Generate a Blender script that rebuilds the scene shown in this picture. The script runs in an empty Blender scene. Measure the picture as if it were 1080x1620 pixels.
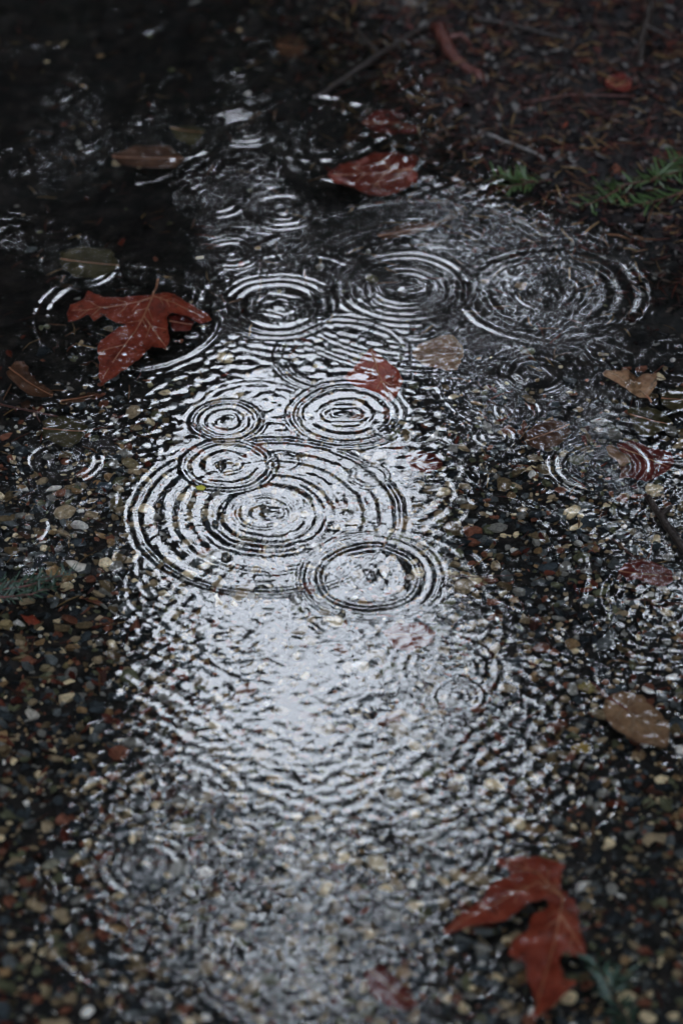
import bpy, bmesh, math, random
import numpy as np
from mathutils import Vector, Matrix
from mathutils.geometry import delaunay_2d_cdt

random.seed(7)
rng = np.random.default_rng(11)
scene = bpy.context.scene
col = scene.collection

# ------------------------------------------------------------------ camera
PITCH = math.radians(36.0)
HALF = math.radians(8.0)
DIST = 3.3
CAM = np.array([0.0, -DIST * math.cos(PITCH), DIST * math.sin(PITCH)])
cam = bpy.data.cameras.new('camera')
cam_o = bpy.data.objects.new('camera', cam)
col.objects.link(cam_o)
cam_o.location = CAM
cam_o.rotation_euler = (math.pi / 2 - PITCH, 0, 0)
cam.sensor_fit = 'VERTICAL'
cam.sensor_height = 36.0
cam.lens = 18.0 / math.tan(HALF)
cam.clip_start = 0.05
cam.clip_end = 500.0
cam.dof.use_dof = True
cam.dof.focus_distance = 3.36
cam.dof.aperture_fstop = 4.2
scene.camera = cam_o

# ------------------------------------------------------------------ overcast sky, soft sun, exposure
SUN_EL = math.radians(39.0)
SUN_AZ = math.radians(-1.0)          # measured from +Y towards +X
world = bpy.data.worlds.new('World')
scene.world = world
world.use_nodes = True
wn = world.node_tree
wn.nodes.clear()
wo = wn.nodes.new('ShaderNodeOutputWorld')
wb = wn.nodes.new('ShaderNodeBackground')
ws = wn.nodes.new('ShaderNodeTexSky')
ws.sky_type = 'NISHITA'
ws.sun_disc = False
ws.sun_elevation = SUN_EL
ws.sun_rotation = SUN_AZ
ws.air_density = 1.2
ws.dust_density = 0.6
ws.ozone_density = 3.0
wh = wn.nodes.new('ShaderNodeHueSaturation')
wh.inputs['Saturation'].default_value = 0.40
wn.links.new(ws.outputs[0], wh.inputs['Color'])
wn.links.new(wh.outputs[0], wb.inputs[0])
wb.inputs[1].default_value = 0.15
wn.links.new(wb.outputs[0], wo.inputs[0])

sun = bpy.data.lights.new('sun', 'SUN')
sun.energy = 0.48
sun.angle = math.radians(30)
sun.color = (0.70, 0.80, 1.0)
sun_o = bpy.data.objects.new('sun', sun)
col.objects.link(sun_o)
sd = Vector((math.sin(SUN_AZ) * math.cos(SUN_EL), math.cos(SUN_AZ) * math.cos(SUN_EL), math.sin(SUN_EL)))
sun_o.rotation_euler = sd.to_track_quat('Z', 'Y').to_euler()

scene.view_settings.view_transform = 'Standard'
scene.view_settings.look = 'None'
scene.view_settings.gamma = 1.0
scene.view_settings.use_curve_mapping = False
scene.view_settings.exposure = 2.15
scene.cycles.use_denoising = True
scene.cycles.max_bounces = 10
scene.cycles.transmission_bounces = 8
scene.cycles.blur_glossy = 0.3
scene.cycles.sample_clamp_indirect = 8.0

# ------------------------------------------------------------------ geometry helpers
FWD = np.array([0, math.cos(PITCH), -math.sin(PITCH)])
UPV = np.array([0, math.sin(PITCH), math.cos(PITCH)])
RGT = np.array([1.0, 0, 0])
TH = math.tan(HALF)

def at(px, py, z=0.0):
    """Ground-plan point that a spot of the photograph (1080x1620) shows at height z,
    bending the sight line at the water surface for points below it."""
    d = FWD + RGT * ((px - 540) / 810 * TH) + UPV * ((810 - py) / 810 * TH)
    d = d / np.linalg.norm(d)
    if z >= 0:
        return CAM + d * ((z - CAM[2]) / d[2])
    p = CAM + d * (-CAM[2] / d[2])
    h = d[:2] / 1.333
    dz = -math.sqrt(max(1e-6, 1 - h[0] ** 2 - h[1] ** 2))
    t = z / dz
    return np.array([p[0] + h[0] * t, p[1] + h[1] * t, z])

def to_px(P):
    v = np.asarray(P) - CAM
    f = v @ FWD
    return 540 + (v @ RGT) / f / TH * 810, 810 - (v @ UPV) / f / TH * 810, f

def smooth(a, b, x):
    t = np.clip((x - a) / (b - a), 0, 1)
    return t * t * (3 - 2 * t)

def hash2(ix, iy, seed):
    n = np.sin(ix * 127.1 + iy * 311.7 + seed * 74.7) * 43758.5453
    return n - np.floor(n)

def vnoise(x, y, seed=0):
    ix = np.floor(x); iy = np.floor(y)
    fx = x - ix; fy = y - iy
    fx = fx * fx * (3 - 2 * fx); fy = fy * fy * (3 - 2 * fy)
    a = hash2(ix, iy, seed); b = hash2(ix + 1, iy, seed)
    c = hash2(ix, iy + 1, seed); d = hash2(ix + 1, iy + 1, seed)
    return (a + (b - a) * fx) * (1 - fy) + (c + (d - c) * fx) * fy - 0.5

def mesh_np(name, V, F, smooth_sh=True):
    """Mesh from numpy vertices and faces of one size."""
    me = bpy.data.meshes.new(name)
    V = np.ascontiguousarray(V, dtype=np.float32); F = np.ascontiguousarray(F, dtype=np.int32)
    n, k = F.shape
    me.vertices.add(len(V)); me.vertices.foreach_set('co', V.ravel())
    me.loops.add(n * k); me.loops.foreach_set('vertex_index', F.ravel())
    me.polygons.add(n)
    me.polygons.foreach_set('loop_start', np.arange(0, n * k, k, dtype=np.int32))
    me.polygons.foreach_set('use_smooth', np.full(n, smooth_sh))
    me.update(calc_edges=True)
    return me

def link(name, me, mat=None, parent=None):
    o = bpy.data.objects.new(name, me)
    col.objects.link(o)
    if mat is not None and me is not None and not me.materials:
        me.materials.append(mat)
    if parent is not None:
        o.parent = parent
    return o

def tag(o, label=None, cat=None, group=None, kind=None):
    if label: o['label'] = label
    if cat: o['category'] = cat
    if group: o['group'] = group
    if kind: o['kind'] = kind
    return o

def empty(name, loc):
    o = bpy.data.objects.new(name, None)
    o.empty_display_size = 0.02
    col.objects.link(o)
    o.location = loc
    return o

def axis_lines(lo, hi, step, far_lo, far_hi, grow=1.35):
    mid = list(np.arange(lo, hi + step / 2, step))
    a, s = lo, step
    left = []
    while a > far_lo:
        s *= grow; a = max(far_lo, a - s); left.append(a)
    b, s = mid[-1], step
    right = []
    while b < far_hi:
        s *= grow; b = min(far_hi, b + s); right.append(b)
    return np.array(left[::-1] + mid + right)

def grid_faces(nx, ny):
    i = np.arange(nx - 1); j = np.arange(ny - 1)
    I, J = np.meshgrid(i, j)
    a = (J * nx + I).ravel()
    return np.stack([a, a + 1, a + 1 + nx, a + nx], 1)

# ------------------------------------------------------------------ materials
def new_mat(name):
    m = bpy.data.materials.new(name)
    m.use_nodes = True
    nt = m.node_tree
    b = nt.nodes['Principled BSDF']
    return m, nt, b

def ramp(nt, stops):
    r = nt.nodes.new('ShaderNodeValToRGB')
    e = r.color_ramp.elements
    e[0].position = stops[0][0]; e[0].color = (*stops[0][1], 1)
    e[1].position = stops[-1][0]; e[1].color = (*stops[-1][1], 1)
    for p, c in stops[1:-1]:
        x = e.new(p); x.color = (*c, 1)
    return r

def noise_mat(name, stops, scale, rough=0.4, bump=0.0, bscale=None, detail=6, spec=0.5):
    m, nt, b = new_mat(name)
    tc = nt.nodes.new('ShaderNodeTexCoord')
    n = nt.nodes.new('ShaderNodeTexNoise')
    n.inputs['Scale'].default_value = scale
    n.inputs['Detail'].default_value = detail
    n.inputs['Roughness'].default_value = 0.65
    nt.links.new(tc.outputs['Object'], n.inputs['Vector'])
    r = ramp(nt, stops)
    nt.links.new(n.outputs['Fac'], r.inputs[0])
    nt.links.new(r.outputs[0], b.inputs['Base Color'])
    b.inputs['Roughness'].default_value = rough
    b.inputs['Specular IOR Level'].default_value = spec
    if bump:
        n2 = nt.nodes.new('ShaderNodeTexNoise')
        n2.inputs['Scale'].default_value = bscale or scale * 3
        n2.inputs['Detail'].default_value = 5
        nt.links.new(tc.outputs['Object'], n2.inputs['Vector'])
        bp = nt.nodes.new('ShaderNodeBump')
        bp.inputs['Strength'].default_value = bump
        bp.inputs['Distance'].default_value = 0.002
        nt.links.new(n2.outputs['Fac'], bp.inputs['Height'])
        nt.links.new(bp.outputs[0], b.inputs['Normal'])
    return m

def attr_mat(name, use_object_color, rough=0.5, tint=1.0):
    m, nt, b = new_mat(name)
    if use_object_color:
        a = nt.nodes.new('ShaderNodeObjectInfo'); out = a.outputs['Color']
    else:
        a = nt.nodes.new('ShaderNodeAttribute'); a.attribute_name = 'tone'; out = a.outputs['Color']
    tc = nt.nodes.new('ShaderNodeTexCoord')
    n = nt.nodes.new('ShaderNodeTexNoise')
    n.inputs['Scale'].default_value = 420.0 if not use_object_color else 3.0
    n.inputs['Detail'].default_value = 5
    nt.links.new(tc.outputs['Object'], n.inputs['Vector'])
    r = ramp(nt, [(0.3, (0.55, 0.55, 0.55)), (0.72, (1.25, 1.22, 1.18))])
    nt.links.new(n.outputs['Fac'], r.inputs[0])
    mx = nt.nodes.new('ShaderNodeMix'); mx.data_type = 'RGBA'; mx.blend_type = 'MULTIPLY'
    mx.inputs['Factor'].default_value = 1.0
    nt.links.new(out, mx.inputs['A']); nt.links.new(r.outputs[0], mx.inputs['B'])
    nt.links.new(mx.outputs['Result'], b.inputs['Base Color'])
    b.inputs['Roughness'].default_value = rough
    b.inputs['Specular IOR Level'].default_value = .12
    return m

def leaf_mat(name, a, b_, c, rough=0.3, spec=0.15):
    """Dead wet leaf: two tones in blotches, dark decay specks, fine crinkle relief."""
    m, nt, b = new_mat(name)
    tc = nt.nodes.new('ShaderNodeTexCoord')
    n = nt.nodes.new('ShaderNodeTexNoise'); n.inputs['Scale'].default_value = 42; n.inputs['Detail'].default_value = 9
    n.inputs['Roughness'].default_value = 0.7
    nt.links.new(tc.outputs['Object'], n.inputs['Vector'])
    r = ramp(nt, [(0.34, c), (0.47, a), (0.60, b_)])
    nt.links.new(n.outputs['Fac'], r.inputs[0])
    v = nt.nodes.new('ShaderNodeTexVoronoi'); v.inputs['Scale'].default_value = 260
    nt.links.new(tc.outputs['Object'], v.inputs['Vector'])
    r2 = ramp(nt, [(0.05, (0.25, 0.25, 0.25)), (0.2, (1, 1, 1))])
    nt.links.new(v.outputs['Distance'], r2.inputs[0])
    mx = nt.nodes.new('ShaderNodeMix'); mx.data_type = 'RGBA'; mx.blend_type = 'MULTIPLY'
    mx.inputs['Factor'].default_value = 0.6
    nt.links.new(r.outputs[0], mx.inputs['A']); nt.links.new(r2.outputs[0], mx.inputs['B'])
    n3 = nt.nodes.new('ShaderNodeTexNoise'); n3.inputs['Scale'].default_value = 85; n3.inputs['Detail'].default_value = 6
    n3.inputs['Roughness'].default_value = 0.75
    nt.links.new(tc.outputs['Object'], n3.inputs['Vector'])
    r3 = ramp(nt, [(0.54, (0, 0, 0)), (0.66, (.85, .85, .85))])
    nt.links.new(n3.outputs['Fac'], r3.inputs[0])
    m3 = nt.nodes.new('ShaderNodeMix'); m3.data_type = 'RGBA'
    nt.links.new(r3.outputs[0], m3.inputs['Factor']); nt.links.new(mx.outputs['Result'], m3.inputs['A'])
    m3.inputs['B'].default_value = (c[0] * .35, c[1] * .55, c[2] * .6, 1)
    nt.links.new(m3.outputs['Result'], b.inputs['Base Color'])
    b.inputs['Roughness'].default_value = rough
    b.inputs['Specular IOR Level'].default_value = spec
    v2 = nt.nodes.new('ShaderNodeTexNoise'); v2.inputs['Scale'].default_value = 240; v2.inputs['Detail'].default_value = 4
    nt.links.new(tc.outputs['Object'], v2.inputs['Vector'])
    bp = nt.nodes.new('ShaderNodeBump'); bp.inputs['Strength'].default_value = 0.35; bp.inputs['Distance'].default_value = 0.002
    nt.links.new(v2.outputs['Fac'], bp.inputs['Height']); nt.links.new(bp.outputs[0], b.inputs['Normal'])
    return m

M = {}
M['ground'] = noise_mat('wet_silt', [(0.3, (0.003, 0.003, 0.003)), (0.5, (0.010, 0.008, 0.0075)), (0.7, (0.034, 0.026, 0.022))], 60, rough=0.5, bump=0.8, bscale=260, spec=0.28)
M['gravel'] = attr_mat('gravel_stone', False)
M['pebble'] = attr_mat('pebble_stone', True)
M['litter'] = attr_mat('litter_tone', False, rough=0.4)
M['rust'] = leaf_mat('rust_leaf', (0.21, 0.035, 0.018), (0.30, 0.062, 0.033), (0.095, 0.018, 0.011))
M['redbrown'] = leaf_mat('red_brown_leaf', (0.13, 0.022, 0.013), (0.20, 0.042, 0.024), (0.06, 0.014, 0.010), rough=0.3, spec=0.2)
M['tan'] = leaf_mat('tan_leaf', (0.22, 0.12, 0.065), (0.34, 0.20, 0.11), (0.10, 0.05, 0.03))
M['brown'] = leaf_mat('brown_leaf', (0.07, 0.032, 0.018), (0.12, 0.055, 0.030), (0.035, 0.016, 0.011))
M['darkred'] = leaf_mat('dark_red_leaf', (0.10, 0.016, 0.012), (0.16, 0.03, 0.02), (0.05, 0.010, 0.008))
M['olive'] = leaf_mat('olive_leaf', (0.050, 0.042, 0.020), (0.08, 0.065, 0.03), (0.028, 0.022, 0.012))
M['pale'] = leaf_mat('pale_scrap', (0.45, 0.40, 0.32), (0.6, 0.55, 0.46), (0.25, 0.2, 0.15))
M['yellow'] = leaf_mat('yellow_scrap', (0.45, 0.42, 0.04), (0.6, 0.55, 0.08), (0.25, 0.25, 0.03))
M['vein'] = noise_mat('leaf_vein', [(0.3, (0.26, 0.09, 0.04)), (0.7, (0.46, 0.20, 0.10))], 200, rough=0.4)
M['veinpale'] = noise_mat('pale_leaf_vein', [(0.3, (0.20, 0.11, 0.06)), (0.7, (0.34, 0.22, 0.13))], 200, rough=0.4)
M['redstem'] = noise_mat('red_leaf_stem', [(0.3, (0.12, 0.02, 0.015)), (0.7, (0.22, 0.05, 0.03))], 200, rough=0.4)
M['bark'] = noise_mat('wet_bark', [(0.3, (0.010, 0.008, 0.007)), (0.7, (0.05, 0.035, 0.027))], 160, rough=0.3, bump=0.7, bscale=400)
M['redbark'] = noise_mat('red_wet_bark', [(0.3, (0.045, 0.012, 0.010)), (0.7, (0.15, 0.05, 0.035))], 160, rough=0.3, bump=0.7, bscale=400)
M['greywood'] = noise_mat('grey_bare_wood', [(0.3, (0.10, 0.09, 0.08)), (0.7, (0.26, 0.24, 0.22))], 160, rough=0.35, bump=0.5, bscale=400)
M['needle'] = noise_mat('fir_needle', [(0.3, (0.030, 0.062, 0.018)), (0.7, (0.085, 0.14, 0.042))], 3, rough=0.35)
M['needledark'] = noise_mat('dark_fir_needle', [(0.3, (0.018, 0.040, 0.024)), (0.7, (0.055, 0.10, 0.062))], 3, rough=0.3)
M['foliage'] = noise_mat('forest_foliage', [(0.3, (0.012, 0.022, 0.010)), (0.7, (0.030, 0.050, 0.022))], 1.5, rough=0.7, spec=0.1)
M['trunk'] = noise_mat('forest_bark', [(0.3, (0.02, 0.016, 0.014)), (0.7, (0.06, 0.045, 0.037))], 4, rough=0.8, spec=0.1)

def water_mat(name):
    m = bpy.data.materials.new(name)
    m.use_nodes = True
    nt = m.node_tree
    nt.nodes.clear()
    o = nt.nodes.new('ShaderNodeOutputMaterial')
    g = nt.nodes.new('ShaderNodeBsdfGlass')
    g.inputs['IOR'].default_value = 1.333
    g.inputs['Roughness'].default_value = 0.0
    g.inputs['Color'].default_value = (0.97, 0.98, 0.96, 1)
    nt.links.new(g.outputs[0], o.inputs['Surface'])
    return m
M['water'] = water_mat('rain_water')

# ------------------------------------------------------------------ the ground: puddle bed and muddy bank in one sheet
BANK = np.array([at(*p)[:2] for p in [(330, -140), (470, -40), (585, 110), (700, 225), (775, 300), (905, 345), (1000, 395), (1110, 440), (1400, 560)]])

def bank_dist(x, y):
    best = np.full(x.shape, 1e9); sgn = np.zeros(x.shape)
    for a, b in zip(BANK[:-1], BANK[1:]):
        d = b - a
        t = np.clip(((x - a[0]) * d[0] + (y - a[1]) * d[1]) / (d @ d), 0, 1)
        dx = x - (a[0] + d[0] * t); dy = y - (a[1] + d[1] * t)
        q = dx * dx + dy * dy
        s = d[0] * dy - d[1] * dx
        m = q < best
        best = np.where(m, q, best); sgn = np.where(m, np.sign(s), sgn)
    return np.sqrt(best) * np.where(sgn == 0, 1, sgn)

def bed(x, y):
    x = np.asarray(x, float); y = np.asarray(y, float)
    s = bank_dist(x, y)
    z = -0.046 + 0.010 * smooth(-0.2, -0.7, y)
    z = z - 0.045 * smooth(-0.05, -0.30, x) * smooth(0.25, 0.6, y)
    t = smooth(-0.24, 0.10, s)
    z = z * (1 - t) + 0.0045 * t + 0.014 * smooth(0.1, 0.8, s)
    r = np.sqrt((x / 1.0) ** 2 + ((y - 0.1) / 1.35) ** 2)
    z = z + 0.16 * smooth(0.85, 2.0, r)
    z = z + 0.006 * vnoise(x * 14, y * 14, 1) + 0.004 * vnoise(x * 45, y * 45, 2) + 0.002 * vnoise(x * 120, y * 120, 3)
    z = z + t * (0.010 * vnoise(x * 26, y * 26, 4) + 0.005 * vnoise(x * 70, y * 70, 5))
    return z

gx = axis_lines(-0.46, 0.46, 0.0055, -70, 70, 1.3)
gy = axis_lines(-0.80, 1.15, 0.007, -70, 70, 1.3)
X, Y = np.meshgrid(gx, gy)
Z = bed(X, Y)
ground = link('ground', mesh_np('ground', np.stack([X.ravel(), Y.ravel(), Z.ravel()], 1), grid_faces(len(gx), len(gy))), M['ground'])
tag(ground, 'dark silty puddle bed rising to a muddy bank', kind='structure')

# ------------------------------------------------------------------ rain water with ring ripples as real relief
# px, py, radius px, ring spacing px, rings, slope, centre splash
RINGS = [
    (425, 815, 218, 20, 6, .105, 0), (425, 812, 106, 30, 2.0, .13, 1), (415, 810, 52, 13, 4, .10, 0),
    (585, 912, 118, 14, 6, .12, 1), (585, 912, 92, 26, 2, .12, 0),
    (358, 735, 76, 17, 3, .16, 1), (448, 730, 30, 9, 3, .10, 0), (358, 665, 61, 13, 3.5, .20, 1),
    (545, 655, 96, 14, 4, .18, 1), (586, 752, 34, 9, 4, .22, 1), (610, 682, 14, 6, 2, .15, 1),
    (640, 455, 112, 16, 4.0, .16, 1), (640, 455, 62, 14, 3, .08, 1), (665, 450, 255, 12, 11, .08, 0),
    (438, 485, 92, 17, 3, .16, 1), (460, 480, 150, 15, 4, .07, 0), (365, 400, 49, 12, 3, .18, 1), (446, 335, 54, 13, 4, .20, 1),
    (340, 315, 55, 13, 2.5, .18, 0), (385, 205, 56, 14, 3, .18, 1), (385, 140, 46, 13, 2, .18, 0), (330, 150, 95, 22, 1.5, .09, 0),
    (500, 200, 110, 30, 2, .07, 0), (200, 240, 100, 20, 2.6, .15, 0), (112, 215, 60, 15, 3, .17, 1), (270, 215, 75, 20, 2, .10, 0),
    (122, 420, 66, 15, 3, .16, 1), (205, 505, 142, 26, 0.9, .16, 0), (100, 730, 64, 14, 2.4, .17, 1),
    (25, 835, 52, 14, 2.5, .16, 0), (870, 462, 148, 21, 2.2, .15, 1), (868, 462, 55, 13, 3, .14, 1),
    (845, 590, 78, 12, 3, .10, 1), (835, 600, 150, 12, 6, .06, 0), (822, 648, 36, 10, 4, .20, 1), (785, 690, 32, 10, 3, .20, 1),
    (750, 652, 12, 6, 2, .15, 0), (950, 735, 82, 13, 3.2, .20, 1), (725, 1100, 41, 10, 4, .12, 1), (700, 1060, 90, 16, 3, .08, 0),
    (228, 1372, 72, 17, 3.5, .13, 1), (375, 1325, 40, 13, 3, .12, 1), (280, 1270, 110, 22, 3, .05, 0), (222, 1590, 42, 14, 3, .10, 1),
    (1045, 912, 26, 9, 3, .20, 1), (1050, 870, 60, 13, 3, .09, 0), (1060, 950, 120, 24, 3, .06, 0), (800, 150, 60, 18, 2, .10, 0),
    (215, 30, 50, 16, 2, .14, 0), (15, 260, 40, 14, 2, .16, 0), (690, 900, 240, 24, 3, .05, 0), (540, 560, 110, 17, 4, .10, 0),
    (1075, 580, 70, 18, 2, .12, 0), (640, 1330, 160, 20, 4, .03, 0), (480, 1500, 180, 22, 4, .025, 0), (850, 1250, 140, 22, 4, .04, 0),
    (60, 120, 90, 26, 2, .10, 0), (560, 230, 120, 24, 3, .06, 0), (425, 815, 200, 11, 9, .035, 0), (425, 815, 95, 10, 6, .05, 0),
]
wx = axis_lines(-0.43, 0.43, 0.00138, -2.6, 2.6, 1.4)
wy = axis_lines(-0.74, 1.07, 0.00158, -3.2, 3.6, 1.4)
X, Y = np.meshgrid(wx.astype(np.float32), wy.astype(np.float32))
PX, PY, _f = to_px(np.stack([X, Y, np.zeros_like(X)], -1).astype(np.float64))
PX = PX.astype(np.float32); PY = PY.astype(np.float32)
near = (smooth(-0.60, -0.42, X) * smooth(0.60, 0.42, X) * smooth(-0.95, -0.72, Y) * smooth(1.3, 1.06, Y)).astype(np.float32)

def blob(cx, cy, rx, ry):
    return np.exp(-(((PX - cx) / rx) ** 2 + ((PY - cy) / ry) ** 2)).astype(np.float32)

# where the surface is agitated and where it lies calm
amp = 0.55 + 0.30 * blob(520, 1080, 330, 200) + 0.55 * blob(430, 1040, 230, 120) + 0.15 * blob(760, 620, 250, 120) + 0.1 * blob(1040, 900, 110, 160) + 0.3 * blob(760, 1250, 260, 160) \
    - 0.45 * blob(90, 1010, 170, 200) - 0.35 * blob(840, 880, 110, 100) - 0.32 * blob(250, 220, 330, 280) - 0.25 * blob(640, 420, 260, 130)
amp *= 0.92 + 0.9 * vnoise(X * 9, Y * 6, 21) + 0.7 * vnoise(X * 24, Y * 17, 22).astype(np.float32)
amp = np.clip(amp * (1 - .35 * smooth(1150, 1350, PY)), 0.06, 2.0).astype(np.float32)
wrx = (0.0030 * vnoise(X * 22, Y * 22, 35) + 0.0018 * vnoise(X * 55, Y * 55, 31) + 0.0007 * vnoise(X * 160, Y * 160, 33)).astype(np.float32)
wry = (0.0030 * vnoise(X * 22, Y * 22, 36) + 0.0018 * vnoise(X * 55, Y * 55, 32) + 0.0007 * vnoise(X * 160, Y * 160, 34)).astype(np.float32)
H = np.zeros_like(X)
for k in range(46):
    lam = float(np.exp(rng.uniform(math.log(0.0070), math.log(0.020))))
    if k % 5:
        th = math.radians(90 + rng.normal(16, 34))
    else:
        th = rng.uniform(0, math.pi)
    sl = 0.0056 * (0.7 if lam < 0.011 else 1.0)
    kk = 2 * math.pi / lam
    H += amp * (sl / kk) * np.sin(kk * (math.cos(th) * (X + 2.2 * wrx) + math.sin(th) * (Y + 2.2 * wry)) + rng.uniform(0, 6.28)).astype(np.float32)
# crossing wavelets broken up into short crests
for s_, a_ in ((80, 0.000022), (150, 0.000015), (260, 0.000010)):
    H += amp * (a_ * vnoise(X * s_ * 0.75, Y * s_ * 1.15, 40 + s_)).astype(np.float32)
H += amp * (0.00009 * vnoise(X * 52 + Y * 30, Y * 120 - X * 20, 91) + 0.00005 * vnoise(X * 95 - Y * 60, Y * 210 + X * 40, 92)).astype(np.float32)
H *= near

def add_ring(cx, cy, R, lam, n, slope, splash, calm=0.0):
    bx = R + lam * 3
    j0, j1 = np.searchsorted(wy, [cy - bx, cy + bx]); i0, i1 = np.searchsorted(wx, [cx - bx, cx + bx])
    if j1 <= j0 or i1 <= i0: return
    sx = X[j0:j1, i0:i1] + wrx[j0:j1, i0:i1] - cx; sy = Y[j0:j1, i0:i1] + wry[j0:j1, i0:i1] - cy
    r = np.sqrt(sx * sx + sy * sy)
    th = np.arctan2(sy, sx)
    t = R - r
    tt = np.maximum(t, -lam)
    phase = 2 * math.pi * tt / (lam * (1 + 0.22 * np.clip(tt / (lam * n), 0, 2)))
    p1, p2, p3 = rng.uniform(0, 6.28, 3)
    env = smooth(-0.9 * lam, 0.35 * lam, t) * np.exp(-np.maximum(t, 0) / (lam * n * 0.75)) * smooth(0, lam * 1.2, r)
    env = env * (.72 + .28 * np.sin(2 * math.pi * tt / (2.6 * lam) + p3))
    phase = phase + .7 * np.sin(2 * math.pi * tt / (3.4 * lam) + p1) + .35 * np.sin(3 * th + p2)
    env = env * (1 + 0.25 * np.sin(2 * th + p1) + 0.18 * np.sin(5 * th + p2) + 0.10 * np.sin(11 * th + p3))
    h = slope * lam / (2 * math.pi) * np.sin(phase) * env
    if splash:
        w = max(0.0035, 0.10 * R)
        h = h + slope * 0.5 * w * np.exp(-(r / w) ** 2) + slope * 0.10 * w * np.sin(r / w * 4 + 3 * np.sin(th * 2 + p1)) * np.exp(-(r / (3.5 * w)) ** 2)
    if calm:
        H[j0:j1, i0:i1] *= (1 - calm * smooth(R * 1.08, R * .9, r)).astype(np.float32)
    H[j0:j1, i0:i1] += h.astype(np.float32)

def px_scale(px, py):
    a = at(px - 5, py); b = at(px + 5, py)
    return (b[0] - a[0]) / 10

for k in range(150):                  # older rings, nearly gone
    cx = rng.uniform(-60, 1140); cy = rng.uniform(-40, 1660)
    if 0 < cx < 260 and 820 < cy < 1250: continue
    c = at(cx, cy); s = px_scale(cx, cy)
    add_ring(c[0], c[1], rng.uniform(25, 170) * s, rng.uniform(11, 24) * s, rng.uniform(2, 4), rng.uniform(.006, .022) if cy < 620 else rng.uniform(.012, .042), 0)
for (cx, cy, R, lam, n, sl, sp) in sorted(RINGS, key=lambda q: -q[2]):
    c = at(cx, cy); s = px_scale(cx, cy)
    add_ring(c[0], c[1], R * s, lam * s, n, sl, sp, (.68 if R < 100 else .45) if sp else 0)
wm = mesh_np('water', np.stack([X.ravel(), Y.ravel(), H.ravel()], 1), grid_faces(len(wx), len(wy)))
water = link('water', wm, M['water'])
tag(water, 'rain puddle surface full of spreading ring ripples', kind='structure')

# ------------------------------------------------------------------ forest round the puddle, seen mirrored in the water
GAP = np.array([(570, 430, 20), (605, 445, 120), (660, 465, 180), (800, 462, 215), (1000, 455, 200), (1200, 455, 185), (1330, 465, 155), (1450, 490, 160), (1700, 520, 170)], float)
HOLES = [(690, 430, 170, 100, .83), (690, 110, 100, 80, .82), (100, 730, 75, 50, .91), (880, 110, 130, 80, .80), (450, 490, 80, 50, .80), (1055, 930, 75, 100, .985), (1065, 720, 50, 60, .94),
         (750, 1150, 130, 120, .90), (850, 610, 150, 80, .88), (760, 1300, 120, 80, .85), (30, 830, 50, 40, .90), (950, 735, 95, 60, .89), (690, 720, 60, 70, .95),
         (880, 460, 130, 70, .86), (230, 1370, 90, 70, .84), (385, 180, 60, 50, .70), (445, 330, 60, 45, .82), (340, 315, 50, 35, .78), (365, 400, 55, 35, .80), (150, 230, 80, 45, .80),
         (120, 420, 75, 45, .84), (450, 1500, 200, 120, .74), (215, 30, 45, 25, .80)]  # smaller openings, several put in so sky glints on rings and wet bank

def openness(px, py):
    """How far the crowns part, by the spot of the water that mirrors them."""
    c = np.interp(py, GAP[:, 0], GAP[:, 1]); w = np.interp(py, GAP[:, 0], GAP[:, 2])
    o = np.clip(1 - (np.abs(px - c) - w * 0.85) / (w * 0.3), 0, 1)
    o = o * (1 - .55 * smooth(1150, 1360, py))
    o = np.where((py < 570) | (py > 1700), 0, o) * np.clip(.972 + .13 * vnoise(px / 110, py / 70, 77) + .08 * vnoise(px / 32, py / 22, 78), 0, 1)
    for cx, cy, rx, ry, v in HOLES:
        d = ((px - cx) / rx) ** 2 + ((py - cy) / ry) ** 2
        o = np.maximum(o, v * np.clip(1.5 - d, 0, 1))
    return o

def tube(pts, radii, V, F, sides=6):
    pts = [np.asarray(p, float) for p in pts]
    base = len(V)
    n = len(pts)
    for i, p in enumerate(pts):
        d = pts[min(i + 1, n - 1)] - pts[max(i - 1, 0)]
        d = d / (np.linalg.norm(d) + 1e-12)
        a = np.cross(d, [0.31, 0.17, 0.93]); a /= np.linalg.norm(a) + 1e-12
        b = np.cross(d, a)
        for k in range(sides):
            t = 2 * math.pi * k / sides
            V.append(p + radii[i] * (math.cos(t) * a + math.sin(t) * b))
    for i in range(n - 1):
        for k in range(sides):
            k2 = (k + 1) % sides
            F.append((base + i * sides + k, base + i * sides + k2, base + (i + 1) * sides + k2, base + (i + 1) * sides + k))

TV, TF, SP = [], [], []
frng = np.random.default_rng(5)
prng = np.random.default_rng(6)

def kept(*Ps):
    """Foliage stands everywhere but where the crowns part."""
    o = 0; behind = False
    for P in Ps:
        px, py, f = to_px(np.array(P, float) * np.array([1, 1, -1]))
        o = np.maximum(o, np.where(f > 0, openness(px, py), 0))
    return prng.random(len(o)) >= o

def sprays(P, D, L, W):
    D = D / np.linalg.norm(D, axis=1, keepdims=True)
    U = np.stack([frng.normal(0, .5, len(P)), frng.normal(0, .5, len(P)), np.ones(len(P))], 1)
    k = kept(P, P + D * L[:, None] * .5, P + D * L[:, None])
    P, D, L, W, U = P[k], D[k], L[k][:, None], W[k][:, None], U[k]
    S = np.cross(D, U); S /= np.linalg.norm(S, axis=1, keepdims=True) + 1e-9
    up = np.array([0, 0, 1.0])
    m = P + D * L * .45 + up * .04 * L
    SP.append(np.stack([P, m + S * W * .5, P + D * L - up * .12 * L, m - S * W * .5], 1))

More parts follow.
